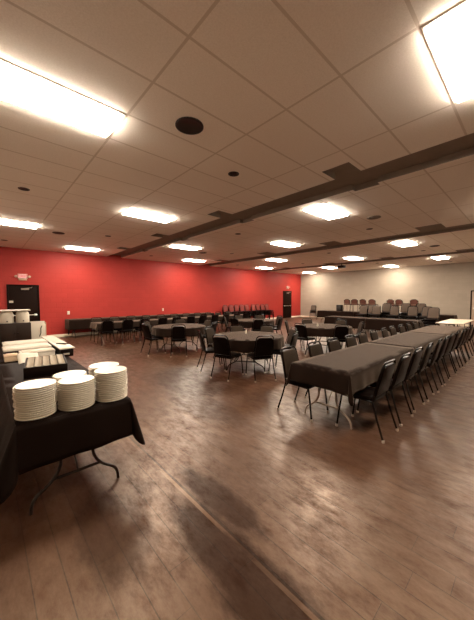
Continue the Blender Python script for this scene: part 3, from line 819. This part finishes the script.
def flat_box(name, label, cat, x0, x1, y0, y1, z0, h, m, lid=None, rz=0.0, lip=True, lidname='lid'):
    cx, cy = (x0 + x1) / 2, (y0 + y1) / 2; w, d = (x1 - x0) / 2, (y1 - y0) / 2
    t = thing(name, label, cat, (cx, cy, z0), rz)
    b = BM(); box(b, -w + 0.006, w - 0.006, -d + 0.006, d - 0.006, 0, h * 0.72, 0.006); new_obj('base', b, m, t)
    b = BM(); box(b, -w, w, -d, d, h * 0.725, h, 0.006)
    if lip: box(b, -w + 0.03, w - 0.03, -d + 0.03, d - 0.03, h, h + 0.008, 0.004)
    new_obj(lidname, b, lid or m, t)
    return t
flat_box('cardboard_box', 'small beige cardboard box at the left edge behind the black crate', 'box', 0.19, 0.35, 4.93, 5.14, ZT, 0.085, M['card'], M['card'])
b = BM()
g = [[b.verts.new((0.33 + 0.24 * i / 6, 4.66 + 0.30 * j / 6, ZT + 0.003 + 0.09 * (j / 6) ** 1.5 + 0.012 * math.sin(i * 0.9))) for j in range(7)] for i in range(7)]
for i in range(6):
    for j in range(6): b.faces.new((g[i][j], g[i + 1][j], g[i + 1][j + 1], g[i][j + 1]))
o = new_obj('paper_sheet', b, M['paper']); md = o.modifiers.new('thickness', 'SOLIDIFY'); md.thickness = 0.0015
tag(o, 'loose white paper sheet leaning up behind the black crate', 'paper')
flat_box('foil_pan', 'pale shallow pan with a lid right behind the black crate', 'pan', 0.37, 0.80, 4.99, 5.24, ZT, 0.095, M['white'], M['paper'])
flat_box('catering_tray', 'long white lidded tray, the nearer of two lying across the far buffet table', 'tray', 0.20, 0.80, 5.30, 5.70, ZT, 0.12, M['brown'], M['white'])
flat_box('catering_tray', 'long white lidded tray, the farther of two lying across the far buffet table', 'tray', 0.22, 0.82, 5.78, 6.20, ZT, 0.13, M['brown'], M['white'])
t = thing('red_folder', 'flat dark red folder lying behind the white trays', 'folder', (0.66, 6.42, ZT))
b = BM(); box(b, -0.16, 0.16, -0.12, 0.12, 0, 0.006, 0.002); new_obj('back_cover', b, M['redpaper'], t)
b = BM(); box(b, -0.155, 0.155, -0.115, 0.115, 0.0065, 0.022, 0.002); new_obj('pages', b, M['paper'], t)
b = BM(); box(b, -0.16, 0.16, -0.12, 0.12, 0.0225, 0.0285, 0.002); new_obj('front_cover', b, M['redpaper'], t)

# food warmer with white top
t = thing('food_warmer', 'black food warmer with long white top at the right edge of the far buffet', 'food warmer', (0.935, 5.62, 0.0))
t.location = (0.915, 5.62, ZT)
b = BM(); box(b, -0.085, 0.085, -0.84, 0.84, 0.0, 0.115, 0.012); wb = new_obj('body', b, M['blackpl'], t)
b = BM(); box(b, -0.10, 0.10, -0.86, 0.86, 0.1155, 0.138, 0.008); new_obj('top', b, M['white'], t)
b = BM(); box(b, -0.05, 0.03, -0.848, -0.8405, 0.03, 0.055, 0.003); new_obj('latch', b, M['chrome'], t)
t = thing('serving_tongs', 'pair of black serving tongs lying on the white top of the food warmer', 'tongs', (0.92, 5.2, ZT + 0.1385), 0.5)
for s in (-1, 1):
    b = BM(); tube(b, spline([(0, 0.11, 0.008), (s * 0.018, 0.02, 0.009), (s * 0.026, -0.08, 0.008), (s * 0.015, -0.12, 0.008)], 4), 0.007, 6)
    new_obj('arm', b, M['blackpl'], t)

# drink station at the far end
t = thing('drink_cabinet', 'dark brown cabinet under the two white urns at the far end of the buffet', 'cabinet', (0.46, 7.02, ZT))
b = BM(); box(b, -0.24, 0.24, -0.17, 0.17, 0, 0.395, 0.008); cb = new_obj('body', b, M['brown'], t)
for s in (-1, 1):
    b = BM(); box(b, -0.105 + s * 0.115, 0.105 + s * 0.115, -0.178, -0.1705, 0.03, 0.37, 0.004); dd = new_obj('door', b, M['brown'], t)
    b = BM(); lathe(b, [(0, 0), (0.012, 0), (0.012, 0.014), (0, 0.016)], 10)
    for v in b.verts: v.co = Matrix.Translation((s * 0.03, -0.1785, 0.2)) @ Matrix.Rotation(PI / 2, 4, 'X') @ v.co
    new_obj('knob', b, M['blackpl'], dd)
for s, nm in ((-1, 'left'), (1, 'right')):
    t = thing('drink_urn', 'white round-shouldered urn, the %s of two on the dark cabinet' % nm, 'urn', (0.46 + s * 0.125, 7.02, ZT + 0.3955), 0, 'white urns')
    b = BM(); lathe(b, [(0, 0), (0.104, 0), (0.108, 0.01), (0.108, 0.15), (0.10, 0.195), (0.078, 0.228), (0, 0.236)], 28); new_obj('body', b, M['white'], t)
    b = BM(); lathe(b, [(0, 0), (0.012, 0), (0.012, 0.045), (0, 0.047)], 10)
    for v in b.verts: v.co = Matrix.Translation((0, -0.104, 0.04)) @ Matrix.Rotation(PI / 2, 4, 'X') @ v.co
    new_obj('tap', b, M['blackpl'], t)
b = BM(); box(b, -0.30, 0.27, -0.15, 0.15, 0, 0.022, 0.006); o = new_obj('white_board', b, M['white']); o.location = (0.43, 7.02, ZT + 0.3955 + 0.2365)
tag(o, 'flat white board lying across the tops of the two white urns', 'board')

# white display card and brown bag beside the cabinet
t = thing('display_card', 'white standing card with a dark printed stroke beside the dark cabinet', 'card', (0.82, 6.95, ZT))
b = BM(); mt = Matrix.Rotation(R(-8), 4, 'X')
box(b, -0.125, 0.125, -0.006, 0.006, 0.0, 0.41, 0.003, 2, 0, mt); new_obj('card_face', b, M['paper'], t)
b = BM(); tube(b, [(0.02, -0.012, 0.09), (0.05, -0.002, 0.16), (0.055, 0.016, 0.26), (0.075, 0.024, 0.31)], 0.008, 6); o = new_obj('printed_stroke', b, M['blackpl'], t); o['label'] = 'dark printed stroke'
b = BM(); box(b, 0.06, 0.16, 0.0, 0.09, 0.0, 0.02, 0.004); new_obj('easel_foot', b, M['card'], t)
t = thing('paper_bag', 'white paper bag with a brown side standing behind the display card', 'bag', (0.93, 7.12, ZT))
b = BM(); box(b, -0.06, 0.04, -0.05, 0.05, 0, 0.34, 0.004); new_obj('bag_body', b, M['paper'], t)
b = BM(); box(b, 0.0405, 0.052, -0.05, 0.05, 0, 0.37, 0.003); new_obj('side_panel', b, M['card'], t)

# ------------------------------------------------------------------ world, camera
w = bpy.data.worlds.new('world'); sc.world = w; w.use_nodes = True
w.node_tree.nodes['Background'].inputs['Color'].default_value = (0.02, 0.012, 0.008, 1)
cd = bpy.data.cameras.new('camera'); cam = bpy.data.objects.new('camera', cd); col.objects.link(cam)
cd.sensor_fit = 'VERTICAL'; cd.sensor_height = 36.0; cd.lens = 276.22 * 36.0 / 620.0; cd.clip_start = 0.05; cd.clip_end = 100
yaw, pitch, roll = R(47.369), R(2.5687), R(-0.1484)
f = Vector((math.cos(yaw) * math.cos(pitch), math.sin(yaw) * math.cos(pitch), -math.sin(pitch)))
r = Vector((math.sin(yaw), -math.cos(yaw), 0)); u = r.cross(f)
r2 = r * math.cos(roll) + u * math.sin(roll); u2 = -r * math.sin(roll) + u * math.cos(roll)
mw = Matrix((r2, u2, -f)).transposed().to_4x4(); mw.translation = (0, 0, CAM_H)
cam.matrix_world = mw
sc.camera = cam
vs = sc.view_settings
vs.view_transform = 'Standard'; vs.look = 'None'; vs.gamma = 1.0; vs.exposure = 3.25; vs.use_curve_mapping = False
